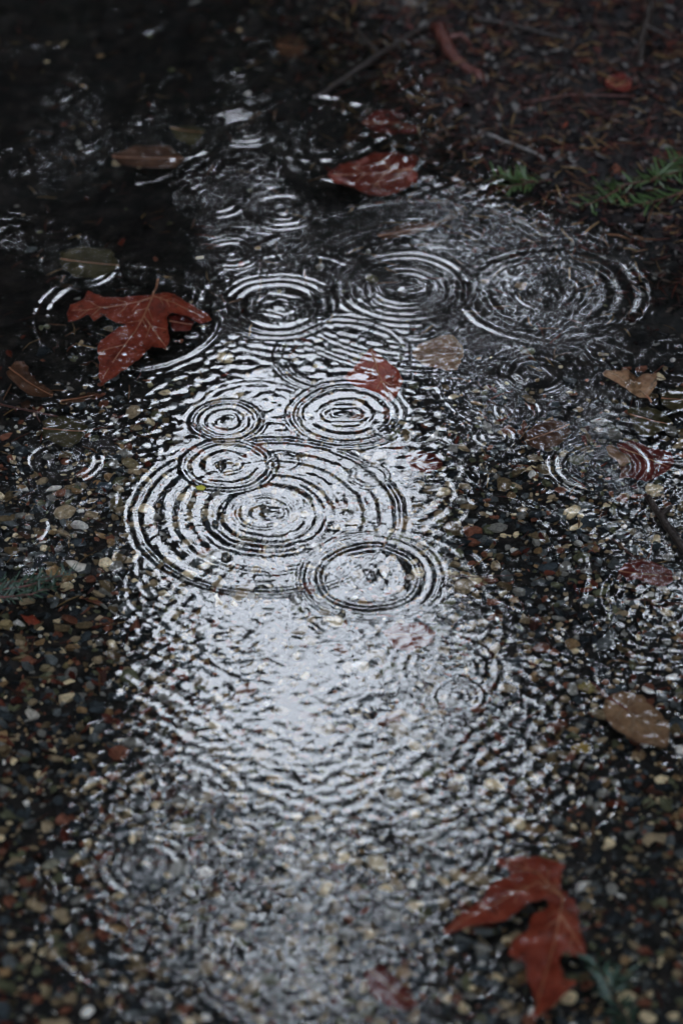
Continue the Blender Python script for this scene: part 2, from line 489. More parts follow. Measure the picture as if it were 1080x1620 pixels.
TREE_N = [0]
def conifer(x, y, Ht, spread, dens, sz):
    global frng
    keep_rng = frng
    TREE_N[0] += 1
    frng = np.random.default_rng(300 + TREE_N[0])      # each tree grows from its own seed
    z0 = float(bed(x, y))
    lean = np.array([frng.normal(0, .2), frng.normal(0, .2), 0])
    base0 = np.array([x, y, z0])
    path = [base0 + lean * t + np.array([0, 0, Ht * t]) for t in (0, .2, .4, .6, .8, 1)]
    tube(path, [.28, .23, .18, .13, .07, .02], TV, TF, 8)
    n = int(Ht * 3.0)
    t = 0.05 + 0.93 * np.arange(n) / n
    L = spread * (1 - t) ** 0.65 * frng.uniform(.75, 1.15, n) + 0.4
    az = np.arange(n) * 2.4 + frng.normal(0, .3, n)
    B = base0 + lean * t[:, None] + np.array([0, 0, Ht]) * t[:, None]
    D = np.stack([np.cos(az), np.sin(az), np.zeros(n)], 1)
    up = np.array([0, 0, 1.0])
    tip = B + D * L[:, None] - up * (.22 * L)[:, None]
    mid = B + D * L[:, None] * .5 + up * (.02 * L)[:, None]
    ok = kept(tip) & kept(mid)
    for i in np.nonzero(ok)[0]:
        tube([B[i], mid[i], tip[i]], [.045, .03, .008], TV, TF, 4)
    cnt = ((10 + L * 9) * dens).astype(int)
    idx = np.repeat(np.arange(n), cnt)
    u = frng.uniform(.08, 1, len(idx))
    Li = L[idx]
    P = B[idx] + D[idx] * (Li * u)[:, None] - up * (.22 * Li * u * u)[:, None] + up * frng.normal(0, .2, len(idx))[:, None]
    a2 = az[idx] + frng.choice((-1, 1), len(idx)) * frng.uniform(.3, 1.3, len(idx))
    d = np.stack([np.cos(a2), np.sin(a2), frng.uniform(-.6, .05, len(idx))], 1)
    sprays(P, d, frng.uniform(.45, 1.1, len(idx)) * sz, frng.uniform(.22, .48, len(idx)) * sz)
    frng = keep_rng

def broadleaf(x, y, zc, rad, n):
    z0 = float(bed(x, y))
    fork = np.array([x * .85, y * .85, zc])
    tube([(x, y, z0), (x * .97, y * .97, zc * .5), fork], [.3, .24, .15], TV, TF, 8)
    c = np.array([x * .6, y * .6, zc + 1.0])
    a = frng.uniform(0, 6.28, 26); r = rad * frng.uniform(.4, 1, 26)
    tips = c + np.stack([np.cos(a) * r, np.sin(a) * r, frng.uniform(-.5, 2.2, 26)], 1)
    ok = kept(tips) & kept((tips + c) / 2)
    for tip in tips[ok]:
        tube([fork, (tip + c) / 2 + np.array([0, 0, .3]), tip], [.09, .05, .012], TV, TF, 4)
    a = frng.uniform(0, 6.28, n); r = rad * np.sqrt(frng.random(n))
    P = c + np.stack([np.cos(a) * r, np.sin(a) * r, frng.uniform(-1.2, 2.4, n) * (1 - (r / rad) ** 2 * .5)], 1)
    d = np.stack([frng.normal(0, 1, n), frng.normal(0, 1, n), frng.normal(-.3, .4, n)], 1)
    sprays(P, d, frng.uniform(.3, .6, n), frng.uniform(.22, .4, n))

NT = 24
for i in range(NT):
    a = i / NT * 2 * math.pi + frng.normal(0, .06)
    r = (7.0, 10.0, 13.5)[i % 3] + frng.uniform(-.8, .8)
    x, y = math.sin(a) * r, math.cos(a) * r
    if abs(x) < 1.3 and y > 0: x = 1.9 if x > 0 else -1.9
    front = y > 0 and abs(x) < y
    back = y < 1.5
    conifer(x, y, frng.uniform(5, 7.5) if back else frng.uniform(15, 22), frng.uniform(2.6, 3.4) if back else frng.uniform(3.4, 4.6), 2.6 if front else 2.6, .45 if front else .72)
for i in range(17):                    # a second, deeper row ahead
    a = math.radians(-52 + 6.5 * i + frng.normal(0, 1.0))
    r = frng.uniform(15.5, 19.5)
    if abs(a) < math.radians(4.5): continue
    conifer(math.sin(a) * r, math.cos(a) * r, frng.uniform(19, 25), frng.uniform(3.8, 4.8), 1.5, .72)
for i in range(22):                    # young trees closing the view under the crowns
    a = math.radians(-80 + 7.6 * i + frng.normal(0, 2.0))
    r = frng.uniform(20, 24)
    conifer(math.sin(a) * r, math.cos(a) * r, frng.uniform(13, 17) if abs(a) < .4 else frng.uniform(9, 13), frng.uniform(3.4, 4.2), 1.5, .9)
for i in range(9):                     # far trees behind, lower than the gap
    a = math.radians(-16 + 4 * i + frng.normal(0, .5))
    r = frng.uniform(26, 29)
    conifer(math.sin(a) * r, math.cos(a) * r, frng.uniform(17, 20), frng.uniform(4.0, 4.8), 1.8, .75)
for (x, y, zc, rad, n) in [(-6.5, 6.5, 9.0, 4.5, 1600), (6.5, 6.5, 9.5, 4.5, 1600), (2.6, 9.5, 11.0, 4.5, 2600), (-2.8, 9.8, 11.5, 4.5, 2600)]:
    broadleaf(x, y, zc, rad, n)
# loose unsupported foliage added ahead to block stray sky from the reflection
n = 15000
az = np.radians(frng.uniform(-13, 13, n)); el = np.radians(frng.uniform(22, 58, n)); dd = frng.uniform(8, 17, n)
P = np.stack([np.sin(az) * dd, CAM[1] + np.cos(az) * dd, np.tan(el) * dd - CAM[2]], 1)
d = np.stack([frng.normal(0, 1, n), frng.normal(0, 1, n), frng.normal(-.5, .4, n)], 1)
sprays(P, d, frng.uniform(.18, .36, n), frng.uniform(.08, .18, n))
nT = len(TV)
SP = np.concatenate(SP)
VQ = SP.reshape(-1, 3); FQ = np.arange(len(VQ)).reshape(-1, 4) + nT
fm = mesh_np('forest', np.concatenate([np.array(TV), VQ]), np.concatenate([np.array(TF), FQ]), False)
forest = link('forest', fm)
fm.materials.append(M['trunk']); fm.materials.append(M['foliage'])
fm.polygons.foreach_set('material_index', np.array([0] * len(TF) + [1] * len(FQ), dtype=np.int32))
tag(forest, 'dark forest crowns mirrored in the puddle with a bright sky gap', kind='stuff')

# ------------------------------------------------------------------ gravel and pebbles
PAL = [((.018, .022, .028), 20), ((.035, .045, .055), 18), ((.07, .08, .088), 14), ((.13, .13, .125), 10), ((.10, .075, .045), 12),
       ((.20, .158, .105), 12), ((.17, .11, .058), 5), ((.36, .30, .20), 6), ((.125, .05, .033), 10), ((.075, .08, .05), 8), ((.50, .45, .38), 2)]
PC = np.array([p[0] for p in PAL])
PC = PC * (PC.mean(1, keepdims=True) / .1) ** .25 * 1.85
PC = np.clip(PC.mean(1, keepdims=True) + (PC - PC.mean(1, keepdims=True)) * .98, .004, 1) * np.array([1.06, 1.0, .92]); PW = np.array([p[1] for p in PAL], float); PW /= PW.sum()

def ico(sub):
    bm = bmesh.new()
    bmesh.ops.create_icosphere(bm, subdivisions=sub, radius=1.0)
    V = np.array([v.co[:] for v in bm.verts]); F = np.array([[v.index for v in f.verts] for f in bm.faces])
    bm.free()
    return V, F

def stone_shapes(sub, n):
    V0, F0 = ico(sub)
    out = []
    for k in range(n):
        V = V0.copy()
        for c in range(7):
            nrm = rng.normal(size=3); nrm /= np.linalg.norm(nrm)
            d = rng.uniform(.34, .75)
            s = V @ nrm - d
            V = V - np.outer(np.maximum(s, 0), nrm)
        V *= 1 + rng.uniform(-.06, .06, (len(V), 1))
        out.append(V)
    return out, F0

def rotm(n):
    q = rng.normal(size=(n, 4)); q /= np.linalg.norm(q, axis=1, keepdims=True)
    w, x, y, z = q.T
    return np.stack([np.stack([1 - 2 * (y * y + z * z), 2 * (x * y - z * w), 2 * (x * z + y * w)], 1),
                     np.stack([2 * (x * y + z * w), 1 - 2 * (x * x + z * z), 2 * (y * z - x * w)], 1),
                     np.stack([2 * (x * z - y * w), 2 * (y * z + x * w), 1 - 2 * (x * x + y * y)], 1)], 1)

def stone_field(shapes, F0, pos, scl, colr):
    n = len(pos)
    idx = rng.integers(0, len(shapes), n)
    S = np.array(shapes)[idx]
    R = rotm(n)
    V = np.einsum('nij,nvj->nvi', R, S * scl[:, None, :])
    V[:, :, 2] *= 0.75
    V = V + pos[:, None, :]
    nv = V.shape[1]
    F = (F0[None] + (np.arange(n) * nv)[:, None, None]).reshape(-1, 3)
    C = np.repeat(colr, nv, axis=0)
    return V.reshape(-1, 3), F, C

def scatter(n, x0, x1, y0, y1, keep):
    x = rng.uniform(x0, x1, n); y = rng.uniform(y0, y1, n)
    k = rng.random(n) < keep(x, y)
    return x[k], y[k]

def gravel_keep(x, y):
    px, py, _ = to_px(np.stack([x, y, np.full_like(x, -0.04)], 1))
    k = smooth(540, 830, py) * 0.985 + 0.015
    k = k * (1 - 0.75 * smooth(-0.16, -0.02, bank_dist(x, y)))
    return k

big_s, bigF = stone_shapes(2, 14)
sml_s, smlF = stone_shapes(1, 14)

def tones(n, x, y):
    c = PC[rng.choice(len(PAL), n, p=PW)]
    return c * rng.uniform(.75, 1.25, (n, 1))

parts = []
x, y = scatter(36000, -.42, .42, -.78, 1.05, gravel_keep)
s = np.exp(rng.normal(math.log(.0026), .34, len(x)))
pos = np.stack([x, y, bed(x, y) + rng.uniform(-.001, .003, len(x))], 1)
parts.append(stone_field(sml_s, smlF, pos, s[:, None] * rng.uniform(.6, 1.75, (len(x), 3)), tones(len(x), x, y)))
x, y = scatter(4700, -.42, .42, -.78, 1.05, gravel_keep)
s = np.clip(np.exp(rng.normal(math.log(.0056), .2, len(x))), .004, .0075)
pos = np.stack([x, y, bed(x, y) + rng.uniform(0, .005, len(x))], 1)
parts.append(stone_field(big_s, bigF, pos, s[:, None] * rng.uniform(.6, 1.75, (len(x), 3)), tones(len(x), x, y)))
off = 0; VV, FF, CC = [], [], []
for v, f, c in parts:
    VV.append(v); FF.append(f + off); CC.append(c); off += len(v)
me = mesh_np('gravel', np.concatenate(VV), np.concatenate(FF), False)
at_ = me.attributes.new('tone', 'FLOAT_COLOR', 'POINT')
at_.data.foreach_set('color', np.concatenate([np.concatenate(CC), np.ones((off, 1))], 1).astype(np.float32).ravel())
g = link('gravel', me, M['gravel'], ground)
tag(g, 'fine mixed gravel covering the puddle bed', kind='stuff')

pmesh = []
for V in big_s[:10]:
    pm = mesh_np('pebble', V, bigF, False); pm.materials.append(M['pebble']); pmesh.append(pm)
special = [(450, 1122, .0075, (.62, .50, .36)), (50, 1125, .0085, (.60, .54, .46)), (70, 1050, .0070, (.36, .29, .17)), (8, 985, .0085, (.40, .30, .15)),
           (48, 1077, .006, (.30, .23, .12)), (105, 1045, .005, (.32, .25, .12)), (927, 1080, .0085, (.34, .27, .11)), (916, 1180, .0075, (.34, .22, .05)),
           (590, 440, .0090, (.20, .17, .09)), (242, 1398, .008, (.30, .32, .28)), (287, 1305, .008, (.36, .28, .14)), (80, 1365, .008, (.34, .32, .24)),
           (460, 1490, .008, (.42, .30, .18)), (215, 1515, .007, (.40, .30, .18)), (525, 1490, .007, (.36, .31, .17)), (70, 1570, .008, (.38, .30, .18)),
           (940, 1125, .0045, (.28, .09, .04)), (148, 940, .005, (.24, .16, .06)), (205, 730, .009, (.28, .22, .12)), (185, 795, .011, (.14, .11, .06)),
           (340, 790, .006, (.36, .3, .18)), (165, 765, .010, (.05, .07, .09)), (238, 605, .006, (.34, .29, .15)), (95, 1065, .007, (.12, .14, .13))]
plist = [(at(px, py, -0.036), r, c) for px, py, r, c in special]
while len(plist) < 300:
    px = rng.uniform(-10, 1090); py = 1640 - 920 * rng.random() ** 1.15
    p = at(px, py, -0.04)
    if bank_dist(np.array([p[0]]), np.array([p[1]]))[0] > -.05: continue
    c = PC[rng.choice(len(PAL), p=PW)] * rng.uniform(.8, 1.25)
    plist.append((p, float(np.clip(math.exp(rng.normal(math.log(.0068), .28)), .005, .0135)), tuple(c)))
for i, (p, r, c) in enumerate(plist):
    o = link('pebble', pmesh[i % 10], None, ground)
    o.location = (p[0], p[1], float(bed(p[0], p[1])) + r * .45)
    o.scale = (r * random.uniform(.85, 1.2), r * random.uniform(.85, 1.2), r * random.uniform(.55, .8))
    o.rotation_euler = (random.uniform(-.5, .5), random.uniform(-.5, .5), random.uniform(0, 6.28))
    o.color = (*c, 1)

# ------------------------------------------------------------------ leaf litter scraps and loose needles
def litter(n, keep, size, cols, seed, name, label, lift=.006):
    x, y = scatter(n, -.42, .42, -.78, 1.08, keep)
    V, F, C = [], [], []
    for xx, yy, zz in zip(x, y, bed(x, y)):
        zz = min(zz + random.uniform(.3, 1) * lift, 1) if zz > -.002 else min(zz + random.uniform(.3, 1) * lift, -.003)
        s = size * math.exp(random.gauss(0, .35)); k = random.choice((5, 6, 7)); a0 = random.uniform(0, 6.28)
        asp = random.uniform(.18, .6); tx, ty = random.gauss(0, .25), random.gauss(0, .25)
        b = len(V); c = np.array(random.choice(cols)) * random.uniform(.7, 1.3)
        V.append((xx, yy, zz + s * .12)); C.append(c)
        for j in range(k):
            t = 2 * math.pi * j / k; r = s * random.uniform(.55, 1.15)
            u, v = math.cos(t) * r, math.sin(t) * r * asp
            X_, Y_ = u * math.cos(a0) - v * math.sin(a0), u * math.sin(a0) + v * math.cos(a0)
            V.append((xx + X_, yy + Y_, zz + X_ * tx + Y_ * ty + random.gauss(0, .1) * s)); C.append(c * random.uniform(.8, 1.15))
        for j in range(k):
            F.append((b, b + 1 + j, b + 1 + (j + 1) % k))
    me = mesh_np(name, np.array(V), np.array(F), False)
    a = me.attributes.new('tone', 'FLOAT_COLOR', 'POINT')
    a.data.foreach_set('color', np.concatenate([np.array(C), np.ones((len(C), 1))], 1).astype(np.float32).ravel())
    return tag(link(name, me, M['litter'], None), label, kind='stuff')

def keep_bed(x, y):
    px, py, _ = to_px(np.stack([x, y, np.full_like(x, -0.04)], 1))
    d = .22 + 1.3 * np.exp(-((px - 120) / 260) ** 2 - ((py - 1400) / 330) ** 2) + .5 * np.exp(-((px - 950) / 260) ** 2 - ((py - 1330) / 300) ** 2)
    d = d * (.15 + .85 * smooth(420, 760, py))
    return np.clip(d * (0.35 + 1.8 * (vnoise(x * 18, y * 18, 61) + .5) ** 2), 0, 1)
litter(5200, keep_bed, .0052, [(.12, .028, .017), (.16, .040, .022), (.085, .02, .014), (.07, .033, .022), (.05, .02, .015)], 1, 'leaf_litter', 'scraps of rust red leaf lying among the gravel', .010)
litter(30000, lambda x, y: smooth(-.16, .02, bank_dist(x, y)), .0050, [(.028, .017, .017), (.05, .024, .022), (.075, .027, .022), (.085, .062, .05), (.014, .012, .013), (.16, .15, .14), (.022, .022, .024)], 2, 'bank_litter', 'small wet leaf scraps strewn over the muddy bank', .005)

def needle_stuff(n, keep, cols, name, label):
    x, y = scatter(n, -.42, .42, -.78, 1.08, keep)
    V, F, C = [], [], []
    for xx, yy, zz in zip(x, y, bed(x, y)):
        L = random.uniform(.010, .026); a = random.uniform(0, 6.28); w = random.uniform(.0005, .0010)
        z0 = zz + random.uniform(.004, .010); dz = random.gauss(0, .0025)
        dx, dy = math.cos(a) * L / 2, math.sin(a) * L / 2
        b0 = len(V)
        tube([(xx - dx, yy - dy, z0 - dz), (xx + random.gauss(0, .001), yy + random.gauss(0, .001), z0 + .0008), (xx + dx, yy + dy, z0 + dz)], [w * .7, w, w * .4], V, F, 4)
        c = np.array(random.choice(cols)) * random.uniform(.7, 1.3)
        C.extend([c] * (len(V) - b0))
    me = mesh_np(name, np.array(V), np.array(F), True)
    a = me.attributes.new('tone', 'FLOAT_COLOR', 'POINT')
    a.data.foreach_set('color', np.concatenate([np.array(C), np.ones((len(C), 1))], 1).astype(np.float32).ravel())
    return tag(link(name, me, M['litter'], None), label, kind='stuff')
needle_stuff(9000, lambda x, y: .12 + .88 * smooth(-.14, .03, bank_dist(x, y)), [(.07, .025, .018), (.12, .035, .022), (.16, .08, .04), (.035, .025, .02), (.22, .14, .06)],
             'needle_litter', 'fallen brown conifer needles scattered over bank and bed')

# ------------------------------------------------------------------ single leaves
def in_poly(p, poly):
    c = False; j = len(poly) - 1
    for i in range(len(poly)):
        if (poly[i][1] > p[1]) != (poly[j][1] > p[1]) and p[0] < (poly[j][0] - poly[i][0]) * (p[1] - poly[i][1]) / (poly[j][1] - poly[i][1]) + poly[i][0]:
            c = not c
        j = i
    return c

LEAF_N = [0]
def leaf(name, label, outline, z, mat, curl=0.004, crinkle=0.002, veins=(), stem=None, stem_mat='vein', vein_mat='vein', step=.0042, tilt=(0, 0), group=None):
    LEAF_N[0] += 1
    sd = LEAF_N[0] * 3.7
    raw = [at(px, py, z)[:2] for px, py in outline]
    P = []
    for i in range(len(raw)):          # ragged natural edge
        a, b = raw[i], raw[(i + 1) % len(raw)]
        n = max(1, int(np.linalg.norm(b - a) / .0045))
        nr = np.array([b[1] - a[1], a[0] - b[0]]); nr = nr / (np.linalg.norm(nr) + 1e-9)
        for k in range(n):
            t = k / n
            P.append(a + (b - a) * t + nr * (random.gauss(0, .0006) if k else 0))
    P = np.array(P)
    cen = P.mean(0)
    lo, hi = P.min(0), P.max(0)
    size = max(hi - lo)
    inner = [(x + random.gauss(0, step * .15), y + random.gauss(0, step * .15)) for x in np.arange(lo[0], hi[0], step) for y in np.arange(lo[1], hi[1], step)]
    inner = [q for q in inner if in_poly(q, P) and min(np.hypot(P[:, 0] - q[0], P[:, 1] - q[1])) > step * .45]
    pts = [Vector(p) for p in P] + [Vector(q) for q in inner]
    n = len(P)
    vs, es, fs, *_ = delaunay_2d_cdt(pts, [], [list(range(n))], 1, 1e-7)
    def hz(x, y):
        u, v = (x - cen[0]) / size, (y - cen[1]) / size
        return curl * 4 * (u * u + 0.6 * v * v - .12) + crinkle * 2 * vnoise(np.array(x / size * 5.0 + sd), np.array(y / size * 5.0), 7) \
            + crinkle * 1.0 * vnoise(np.array(x / size * 13.0 + sd), np.array(y / size * 13.0), 8) + tilt[0] * (x - cen[0]) + tilt[1] * (y - cen[1])
    zmin = min(float(hz(v.x, v.y)) for v in vs)
    V = np.array([(v.x - cen[0], v.y - cen[1], float(hz(v.x, v.y))) for v in vs])
    root = empty(name, (cen[0], cen[1], z))
    me = bpy.data.meshes.new('blade')
    me.from_pydata(V.tolist(), [], [list(f) for f in fs])
    me.polygons.foreach_set('use_smooth', np.full(len(me.polygons), True))
    blade = link('blade', me, M[mat], root)
    sm = blade.modifiers.new('thickness', 'SOLIDIFY'); sm.thickness = .0005; sm.offset = -1
    def line(nm, pxs, r0, r1, mt, lift):
        q = [at(px, py, z)[:2] for px, py in pxs]
        pts3 = []
        for a, b in zip(q[:-1], q[1:]):
            for k in range(6):
                w = a + (b - a) * k / 6; pts3.append(w)
        pts3.append(q[-1])
        path = [(w[0] - cen[0], w[1] - cen[1], float(hz(w[0], w[1])) + lift) for w in pts3]
        V_, F_ = [], []
        tube(path, list(np.linspace(r0, r1, len(path))), V_, F_, 5)
        return link(nm, mesh_np(nm, np.array(V_), np.array(F_)), M[mt], root)
    for v in veins:
        line('vein', v, .0010, .0004, vein_mat, .0002)
        if size > .075:                # side veins off the main ones
            for a_, b_ in zip(v[:-1], v[1:]):
                a_ = np.array(a_, float); b_ = np.array(b_, float); d_ = b_ - a_
                for f_ in (.3, .62):
                    for sg in (-1, 1):
                        q_ = a_ + d_ * f_
                        e_ = q_ + d_ * .28 + sg * np.array([-d_[1], d_[0] * .6]) * .33
                        if all(in_poly(at(*(q_ + (e_ - q_) * t_), z)[:2], P) for t_ in (.5, .8, 1)):
                            line('vein', [tuple(q_), tuple(e_)], .0006, .00025, vein_mat, .0001)
    if stem:
        line('stem', stem, .0011, .0009, stem_mat, .0006)
    tag(root, label, 'leaf', group)
    return root

leaf('maple_leaf', 'large rust maple leaf with pointed lobes lying under water at left', [(111,482),(132,474),(140,461),(163,470),(225,470),(238,471),(261,465),(277,466),(295,479),(329,495),(335,505),(318,510),(295,500),(272,493),(263,500),(266,520),(268,539),(261,553),(241,547),(232,557),(220,570),(204,580),(184,596),(160,609),(156,596),(158,575),(155,549),(160,539),(184,521),(202,511),(191,513),(178,509),(164,500),(149,508),(140,498),(125,505),(108,508),(106,495)],
     -.006, 'rust', .003, .0050, [[(242, 472), (215, 520), (162, 600)], [(240, 474), (180, 485), (115, 492)], [(243, 472), (275, 480), (322, 501)], [(228, 497), (262, 548)]], [(250, 440), (247, 455), (242, 472)])
leaf('maple_leaf', 'large torn rust maple leaf in the bottom right corner, brightest of all leaves', [(783,1356),(813,1351),(847,1353),(869,1362),(894,1374),(887,1387),(888,1409),(908,1423),(916,1439),(916,1470),(926,1498),(924,1512),(908,1514),(894,1506),(883,1520),(891,1551),(913,1556),(891,1576),(872,1595),(849,1614),(838,1620),(847,1592),(841,1564),(831,1542),(830,1520),(811,1514),(802,1509),(813,1484),(836,1467),(844,1445),(869,1431),(862,1420),(836,1426),(799,1456),(763,1464),(705,1478),(699,1471),(719,1456),(763,1423),(772,1401),(786,1392),(808,1381),(802,1370),(788,1366)],
     -.005, 'rust', .003, .0060, [[(890, 1420), (850, 1395), (800, 1420), (712, 1471)], [(890, 1420), (850, 1380), (800, 1357)], [(890, 1420), (880, 1480), (845, 1600)], [(885, 1450), (920, 1500)]])
leaf('floating_leaf', 'dark red brown leaf floating with a wet sheen near the muddy bank', [(520,273),(537,260),(569,255),(586,242),(606,241),(626,240),(643,246),(657,244),(662,251),(657,261),(649,268),(660,274),(659,287),(647,294),(626,306),(606,310),(581,307),(567,301),(545,293),(526,287),(518,279)],
     -.0004, 'redbrown', .0008, .0014, [[(650, 268), (600, 273), (525, 278)], [(620, 270), (600, 250)], [(610, 272), (590, 298)]])
leaf('square_leaf', 'rust diamond shaped leaf just above the bright ripples in the middle', [(587,551),(571,564),(558,584),(542,596),(562,611),(582,616),(602,624),(611,636),(620,633),(629,622),(638,602),(630,587),(616,576),(602,562)],
     -.0001, 'rust', .0004, .0009, [[(587, 553), (598, 590), (615, 632)]])
leaf('tan_leaf', 'pale tan leaf under water right of the rust diamond shaped leaf', [(651,560),(662,544),(698,531),(716,531),(731,547),(733,564),(722,586),(698,582),(667,576)],
     -.012, 'tan', .002, .001, [[(652, 561), (690, 558), (730, 560)]], vein_mat='veinpale')
leaf('torn_leaf', 'torn tan brown leaf with a short stalk breaking the surface at right', [(952,592),(958,589),(970,592),(980,588),(993,584),(1007,593),(1023,592),(1038,590),(1038,610),(1030,622),(1023,632),(1010,627),(997,618),(982,609),(972,605),(962,602),(954,597)],
     .0015, 'tan', .003, .003, [[(1022, 630), (1000, 604), (958, 594)]], [(1021, 628), (1024, 634), (1029, 641)], vein_mat='veinpale')
leaf('veined_leaf', 'tan veined leaf with a dark red stalk under water at lower right', [(955,1110),(967,1097),(983,1093),(1017,1100),(1027,1115),(1047,1130),(1058,1147),(1058,1168),(1053,1183),(1027,1178),(1007,1175),(987,1160),(970,1150),(957,1137),(952,1123)],
     -.010, 'tan', .002, .0018, [[(993, 1125), (1025, 1150), (1052, 1178)], [(985, 1120), (1010, 1104)], [(1000, 1132), (1040, 1132)], [(1010, 1140), (1052, 1152)], [(985, 1122), (970, 1140)], [(1000, 1135), (1000, 1162)], [(1015, 1145), (1028, 1172)]],
     [(935, 1083), (962, 1103), (993, 1125)], 'redstem', 'veinpale')
leaf('curled_leaf', 'rolled orange brown leaf at the left edge beside the submerged twig', [(10,588),(25,575),(38,573),(50,592),(70,608),(85,622),(83,630),(67,628),(45,622),(27,607),(15,597)],
     -.002, 'brown', .004, .002, [[(15, 582), (45, 602), (84, 627)]], tilt=(.1, .1))
leaf('round_leaf', 'dark olive rounded leaf under water above the splash at left', [(67,668),(80,660),(100,658),(123,663),(140,675),(133,690),(120,702),(113,708),(97,705),(80,697),(67,690)], -.014, 'olive', .002, .001, [[(68, 678), (135, 682)]], vein_mat='vein')
leaf('dark_leaf', 'dark olive leaf under water below the torn tan leaf', [(993,647),(1023,643),(1050,653),(1062,667),(1050,680),(1030,690),(1010,688),(1000,673)], -.014, 'olive', .002, .001, [[(995, 655), (1058, 672)]])
leaf('dark_leaf', 'olive brown leaf cut by the right edge beside the torn tan leaf', [(1043,623),(1060,615),(1090,612),(1095,650),(1060,648),(1047,640)], -.012, 'olive', .002, .001, [[(1045, 630), (1090, 632)]])
leaf('dark_leaf', 'dark red leaf under the small splash at the right edge', [(978,904),(987,893),(1004,889),(1029,887),(1062,904),(1064,920),(1047,929),(1027,924),(1009,916),(991,920)], -.010, 'darkred', .002, .001, [[(980, 904), (1060, 912)]])
leaf('red_leaf', 'rust red leaf under the right side of the large ripple at right', [(975,702),(1000,697),(1030,708),(1060,715),(1066,732),(1050,750),(1022,762),(990,755),(1003,735),(985,720)], -.018, 'darkred', .002, .001, [[(980, 708), (1058, 738)]])
leaf('leaf_scrap', 'small crumpled pale tan scrap in the large ripple at right', [(958,708),(967,702),(980,712),(995,718),(997,730),(985,737),(976,728),(962,720)], -.006, 'tan', .002, .003)
leaf('brown_leaf', 'brown leaf under water below the pair of small ripples at right', [(828,690),(845,672),(870,664),(895,668),(903,685),(885,702),(858,712),(835,705)], -.012, 'brown', .002, .001, [[(830, 698), (900, 672)]])
leaf('red_leaf', 'dark red submerged leaf beyond the floating red brown leaf', [(570,195),(595,175),(640,170),(705,185),(710,198),(660,210),(600,210)], -.010, 'darkred', .002, .001, [[(572, 195), (705, 192)]])
leaf('red_leaf', 'small reddish leaf lying on the mud near the top right corner', [(960,120),(978,111),(1000,124),(998,142),(973,144),(955,138)], .011, 'darkred', .004, .004, [[(958, 130), (998, 132)]])
leaf('round_leaf', 'faint round brown leaf under dark water at the top centre', [(435,70),(455,55),(482,60),(487,80),(465,92),(442,87)], -.016, 'brown', .002, .001, [[(438, 72), (485, 75)]])
leaf('small_leaf', 'small olive yellow leaf left of the upper pair of ripples', [(268,200),(300,198),(325,205),(315,220),(303,230),(280,219)], -.010, 'olive', .001, .001, [[(270, 202), (322, 210)]])
leaf('dark_leaf', 'dark brown leaf under the wide ripple at upper left', [(175,245),(215,230),(265,230),(292,250),(280,265),(235,265),(190,260)], -.012, 'brown', .002, .001, [[(178, 248), (290, 250)]])
leaf('brown_leaf', 'brown leaf with white glints where the puddle meets the mud', [(760,151),(795,133),(849,151),(853,169),(809,175),(778,169)], -.002, 'brown', .003, .002, [[(765, 152), (850, 162)]])
leaf('narrow_leaf', 'narrow brown leaf inside the fine rings below the floating leaf', [(595,370),(640,352),(690,350),(695,358),(650,370),(605,380)], -.008, 'brown', .001, .001, [[(598, 374), (692, 354)]])
leaf('brown_leaf', 'red brown leaf under the lower rim of the tight ripple in the centre', [(605,1000),(630,985),(665,985),(690,1000),(680,1018),(650,1030),(620,1025)], -.014, 'redbrown', .002, .001, [[(608, 1004), (688, 1004)]])
leaf('red_leaf', 'blurred red leaf at the bottom edge left of the torn maple leaf', [(575,1540),(600,1525),(625,1545),(650,1570),(662,1592),(640,1600),(610,1590),(585,1570)], -.016, 'darkred', .002, .002, [[(585, 1535), (655, 1592)]])
leaf('brown_leaf', 'dark brown leaf right of the small tight ripple in the middle', [(640,722),(660,712),(690,718),(700,735),(680,748),(650,745)], -.012, 'darkred', .002, .001, [[(642, 728), (698, 733)]])
leaf('olive_leaf', 'dull olive brown leaf above the large maple leaf at left', [(95,400),(130,388),(175,395),(190,420),(165,440),(120,438),(98,425)], -.014, 'olive', .002, .001, [[(96, 410), (188, 420)]])
leaf('narrow_leaf', 'thin brown leaf sliver between curled leaf and maple leaf tip', [(93,634),(120,628),(150,620),(152,630),(130,635),(100,638)], -.010, 'brown', .001, .001, [[(95, 635), (150, 625)]])
leaf('dark_leaf', 'purplish leaf tucked under the right lobe of the left maple leaf', [(267,500),(285,497),(308,508),(302,522),(275,524)], -.016, 'darkred', .001, .001, [[(268, 508), (304, 514)]])
leaf('leaf_scrap', 'tiny yellow green leaf scrap floating in the large central ripple', [(310,770),(319,767),(326,771),(321,775),(312,774)], .0006, 'yellow', .0004, .0004, step=.002)
leaf('leaf_scrap', 'whitish leaf scrap beside the dark green sprig at the left edge', [(104,888),(112,886),(126,891),(137,893),(134,902),(124,905),(112,896)], .0008, 'pale', .001, .001, step=.003)
leaf('leaf_scrap', 'small orange red leaf scrap below the dark green sprig at left', [(32,972),(45,975),(52,972),(66,986),(55,988),(42,985)], -.02, 'rust', .001, .001, step=.003)

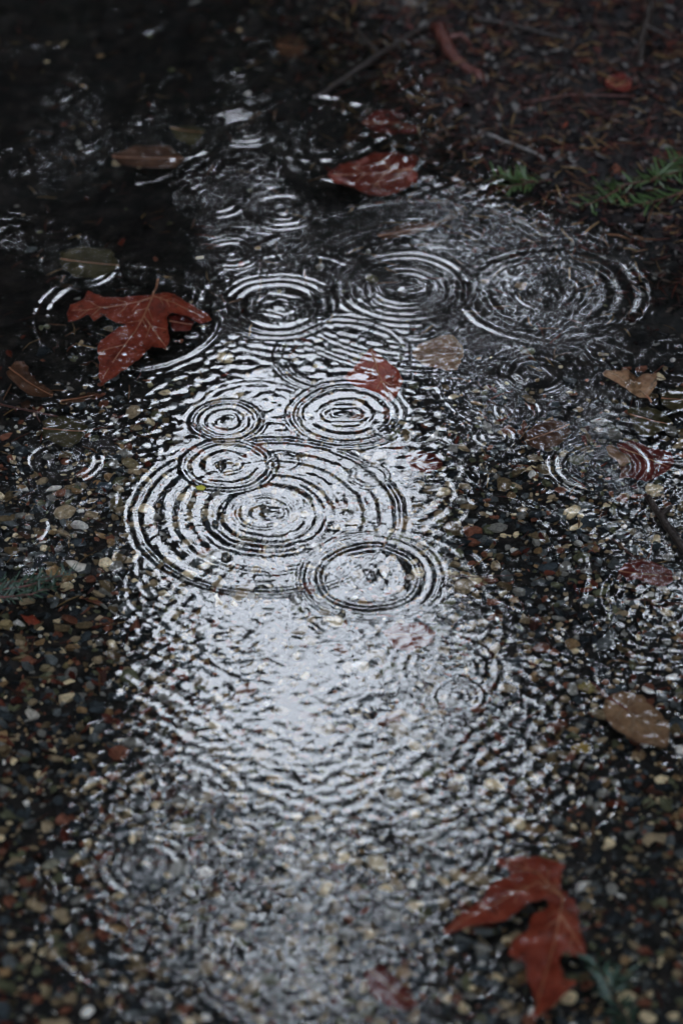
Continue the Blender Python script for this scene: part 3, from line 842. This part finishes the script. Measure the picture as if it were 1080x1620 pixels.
# ------------------------------------------------------------------ twigs
def twig(name, label, pxs, r0, r1, mat, side=()):
    pts = [at(px, py, max(z, 0) if z >= 0 else z) for px, py, z in pxs]
    q = []
    for a, b in zip(pts[:-1], pts[1:]):
        for k in range(5):
            q.append(a + (b - a) * k / 5 + rng.normal(0, r0 * .25, 3))
    q.append(pts[-1])
    base = q[0].copy()
    root = empty(name, base)
    V, F = [], []
    rr = np.linspace(r0, r1, len(q)) * (1 + rng.uniform(-.15, .15, len(q)))
    tube([p - base for p in q], list(rr), V, F, 8)
    n = len(V)
    me = bpy.data.meshes.new('stick')
    me.from_pydata([tuple(v) for v in V], [], [tuple(f) for f in F] + [tuple(range(7, -1, -1)), tuple(range(n - 8, n))])
    me.polygons.foreach_set('use_smooth', np.full(len(me.polygons), True))
    link('stick', me, M[mat], root)
    for sp in side:
        V, F = [], []
        p2 = [at(px, py, z) - base for px, py, z in sp]
        tube(p2, list(np.linspace(r1 * .8, r1 * .4, len(p2))), V, F, 5)
        link('side_twig', mesh_np('side_twig', np.array(V), np.array(F)), M[mat], root)
    return tag(root, label, 'twig')

twig('stick', 'long dark stick slanting across the shallow water at the top', [(498, 156, -.002), (575, 102, .006), (700, 22, .012)], .0024, .0030, 'bark', [[(600, 85, .007), (575, 60, .010), (565, 45, .012)]])
twig('stick', 'thick red brown stick poking out of the mud at the top', [(688, 40, .022), (712, 85, .016), (762, 130, .006)], .0075, .0055, 'redbark', [[(700, 60, .02), (730, 55, .02), (745, 70, .018)]])
twig('twig', 'thin straight reddish twig under water right of the tight ripple', [(700, 911, -.003), (760, 913, -.002), (822, 909, -.003)], .0008, .0006, 'redbark')
twig('twig', 'brown submerged twig crossing the left edge below the rolled leaf', [(-10, 638, -.012), (40, 648, -.010), (92, 659, -.012)], .0016, .0010, 'redbark', [[(55, 651, -.010), (64, 668, -.012)]])
twig('twig', 'fine forked red twig lying on the mud at the upper right', [(830, 162, .012), (905, 150, .014), (1005, 152, .014)], .0011, .0007, 'redbark', [[(918, 148, .015), (944, 172, .014), (966, 192, .012)]])
twig('stick', 'dark upright stick near the top right corner', [(1030, 0, .03), (1018, 50, .022), (1012, 105, .014)], .0045, .0035, 'bark', [[(1020, 40, .025), (1060, 60, .02)]])
twig('stick', 'dark stick slanting over the water at the right edge', [(1022, 786, .001), (1055, 830, .003), (1095, 892, .004)], .0030, .0040, 'bark', [[(1045, 815, .003), (1062, 800, .005)]])
twig('twig', 'thin dark red twig beside the dark red leaf at right', [(968, 852, -.008), (985, 866, -.006), (1004, 884, -.006)], .0008, .0006, 'redbark')
twig('stick', 'dark branch lying along the top edge of the mud', [(745, 28, .014), (820, 42, .016), (900, 62, .014)], .0030, .0020, 'bark', [[(850, 50, .016), (885, 35, .018)]])
twig('stick', 'pale grey bare stick at the edge of the mud above the green sprig', [(768, 212, .006), (812, 228, .008), (860, 250, .009)], .0020, .0014, 'greywood', [[(830, 236, .009), (845, 228, .012)]])
twig('twig', 'thin bent dark twig joining the thick red brown stick', [(690, 120, .004), (728, 140, .006), (762, 148, .006)], .0014, .0010, 'bark')
twig('twig', 'red twig fan under water below the right edge splash', [(990, 948, -.004), (1030, 950, -.003), (1090, 958, -.003)], .0010, .0006, 'redbark', [[(1030, 950, -.003), (1040, 985, -.006)]])
twig('twig', 'short orange twig lying on the mud beside the big green sprig', [(893, 319, .008), (905, 320, .009), (917, 321, .009)], .0012, .0009, 'redbark')

# ------------------------------------------------------------------ fir sprigs
def needle_mesh():
    V = [(0, -.0007, 0), (0, .0007, 0), (.008, .0011, .0004), (.008, -.0011, .0004), (.017, .0008, 0), (.017, -.0008, 0), (.020, 0, -.0004),
         (.008, 0, -.0004)]
    F = [(0, 3, 2), (0, 2, 1), (3, 5, 4), (3, 4, 2), (5, 6, 4), (0, 1, 7), (1, 2, 7), (2, 4, 7), (4, 6, 7), (6, 5, 7), (5, 3, 7), (3, 0, 7)]
    me = bpy.data.meshes.new('needle')
    me.from_pydata(V, [], F)
    return me
NM = {}
for k in ('needle', 'needledark'):
    NM[k] = needle_mesh(); NM[k].materials.append(M[k])

def sprig(label, stems, mat, gap=.0024, scale=1.0, bend=55):
    allp = [[at(*p) for p in s] for s in stems]
    base = allp[0][0]
    root = empty('fir_sprig', base)
    for s in allp:
        q = []
        for a, b in zip(s[:-1], s[1:]):
            for k in range(4): q.append(a + (b - a) * k / 4 + rng.normal(0, .0005, 3))
        q.append(s[-1])
        V, F = [], []
        tube([p - base for p in q], list(np.linspace(.0013, .0007, len(q))), V, F, 6)
        link('stem', mesh_np('stem', np.array(V), np.array(F)), M['redbark'], root)
        for a, b in zip(s[:-1], s[1:]):
            L = np.linalg.norm(b - a); n = int(L / gap)
            th = math.atan2(b[1] - a[1], b[0] - a[0])
            for k in range(n):
                p = a + (b - a) * (k + .5) / n - base
                for sg in (-1, 1):
                    if random.random() < .16: continue
                    o = link('needle', NM[mat], None, root)
                    o.location = p
                    o.rotation_euler = (random.gauss(0, .4), random.uniform(-.7, .25), th + sg * math.radians(bend + random.gauss(0, 17)))
                    sc = scale * random.uniform(.75, 1.1)
                    o.scale = (sc, scale * random.uniform(.9, 1.2), scale)
    return tag(root, label, 'sprig', 'green fir sprigs')

sprig('small bright green fir sprig at the mud edge right of the floating leaf', [[(872, 287, .010), (830, 286, .012), (778, 278, .010)], [(840, 288, .010), (800, 296, .008)]], 'needle', .0027, 1.0)
sprig('large branched green fir sprig at the right edge on the mud', [[(1100, 262, .018), (1030, 285, .018), (950, 300, .014)], [(1095, 300, .014), (1050, 315, .014), (985, 328, .010)], [(1030, 285, .018), (1060, 260, .02), (1078, 245, .022)], [(985, 295, .016), (950, 315, .012), (918, 328, .010)]], 'needle', .0034, 1.05)
sprig('dark green dense sprig floating at the left edge over gravel', [[(-25, 938, .004), (30, 930, .005), (75, 918, .005), (118, 905, .003)], [(-20, 925, .004), (40, 920, .006), (80, 912, .004)], [(0, 945, .003), (50, 940, .004), (85, 928, .003)]], 'needledark', .0022, .62, 48)
sprig('blurred dark green sprig below the torn maple leaf at bottom right', [[(1000, 1625, -.004), (965, 1570, -.002), (940, 1515, -.003)], [(965, 1570, -.002), (985, 1540, -.003)]], 'needledark', .0024, .9, 50)

# ------------------------------------------------------------------ bubbles and splash drops on the water
def dome(name, label, px, py, r, squash, cat, group):
    bm = bmesh.new()
    bmesh.ops.create_uvsphere(bm, u_segments=20, v_segments=12, radius=r)
    for v in bm.verts:
        v.co.z *= squash
    me = bpy.data.meshes.new(name); bm.to_mesh(me); bm.free()
    me.polygons.foreach_set('use_smooth', np.full(len(me.polygons), True))
    o = link(name, me, M['water'])
    p = at(px, py, 0)
    o.location = (p[0], p[1], r * squash * .55)
    return tag(o, label, cat, group)
G1 = 'bubbles on the water'
dome('bubble', 'tiny clear bubble in the upper middle of the big central ripple', 416, 803, .0028, .8, 'bubble', G1)
dome('bubble', 'clear bubble on the left part of the big central ripple', 341, 830, .0034, .8, 'bubble', G1)
dome('bubble', 'clear bubble at the lower left rim of the big central ripple', 357, 882, .0040, .8, 'bubble', G1)
dome('bubble', 'small clear bubble below the tight ripple in the centre', 541, 972, .0028, .8, 'bubble', G1)

def splash(label, px, py, h, w):
    """A rebounding jet with its drop about to part from the tip."""
    prof = [(2.2, -.12), (1.6, .05), (1.2, .22), (1.02, .42), (.92, .60), (.74, .78), (.45, .93), (.0, 1.0)]
    V, F = [], []
    n = 14
    for r, z in prof:
        for k in range(n):
            t = 2 * math.pi * k / n
            V.append((r * w * math.cos(t) * (1 + .08 * math.sin(3 * t)), r * w * math.sin(t), z * h))
    for i in range(len(prof) - 1):
        for k in range(n):
            F.append((i * n + k, i * n + (k + 1) % n, (i + 1) * n + (k + 1) % n, (i + 1) * n + k))
    o = link('splash', mesh_np('splash', np.array(V), np.array(F)), M['water'])
    o.location = tuple(at(px, py, 0))
    return tag(o, label, 'splash', 'rebounding splashes')
splash('bright splash jet in the ripple above the yellow green scrap', 350, 738, .0055, .0032)
splash('small splash jet left of the large ripple at right, below the two small rings', 769, 740, .0050, .0028)
splash('small splash jet inside the large ripple at right', 941, 739, .0045, .0024)
splash('small splash jet over the dark red leaf at the right edge', 1044, 914, .0045, .0024)
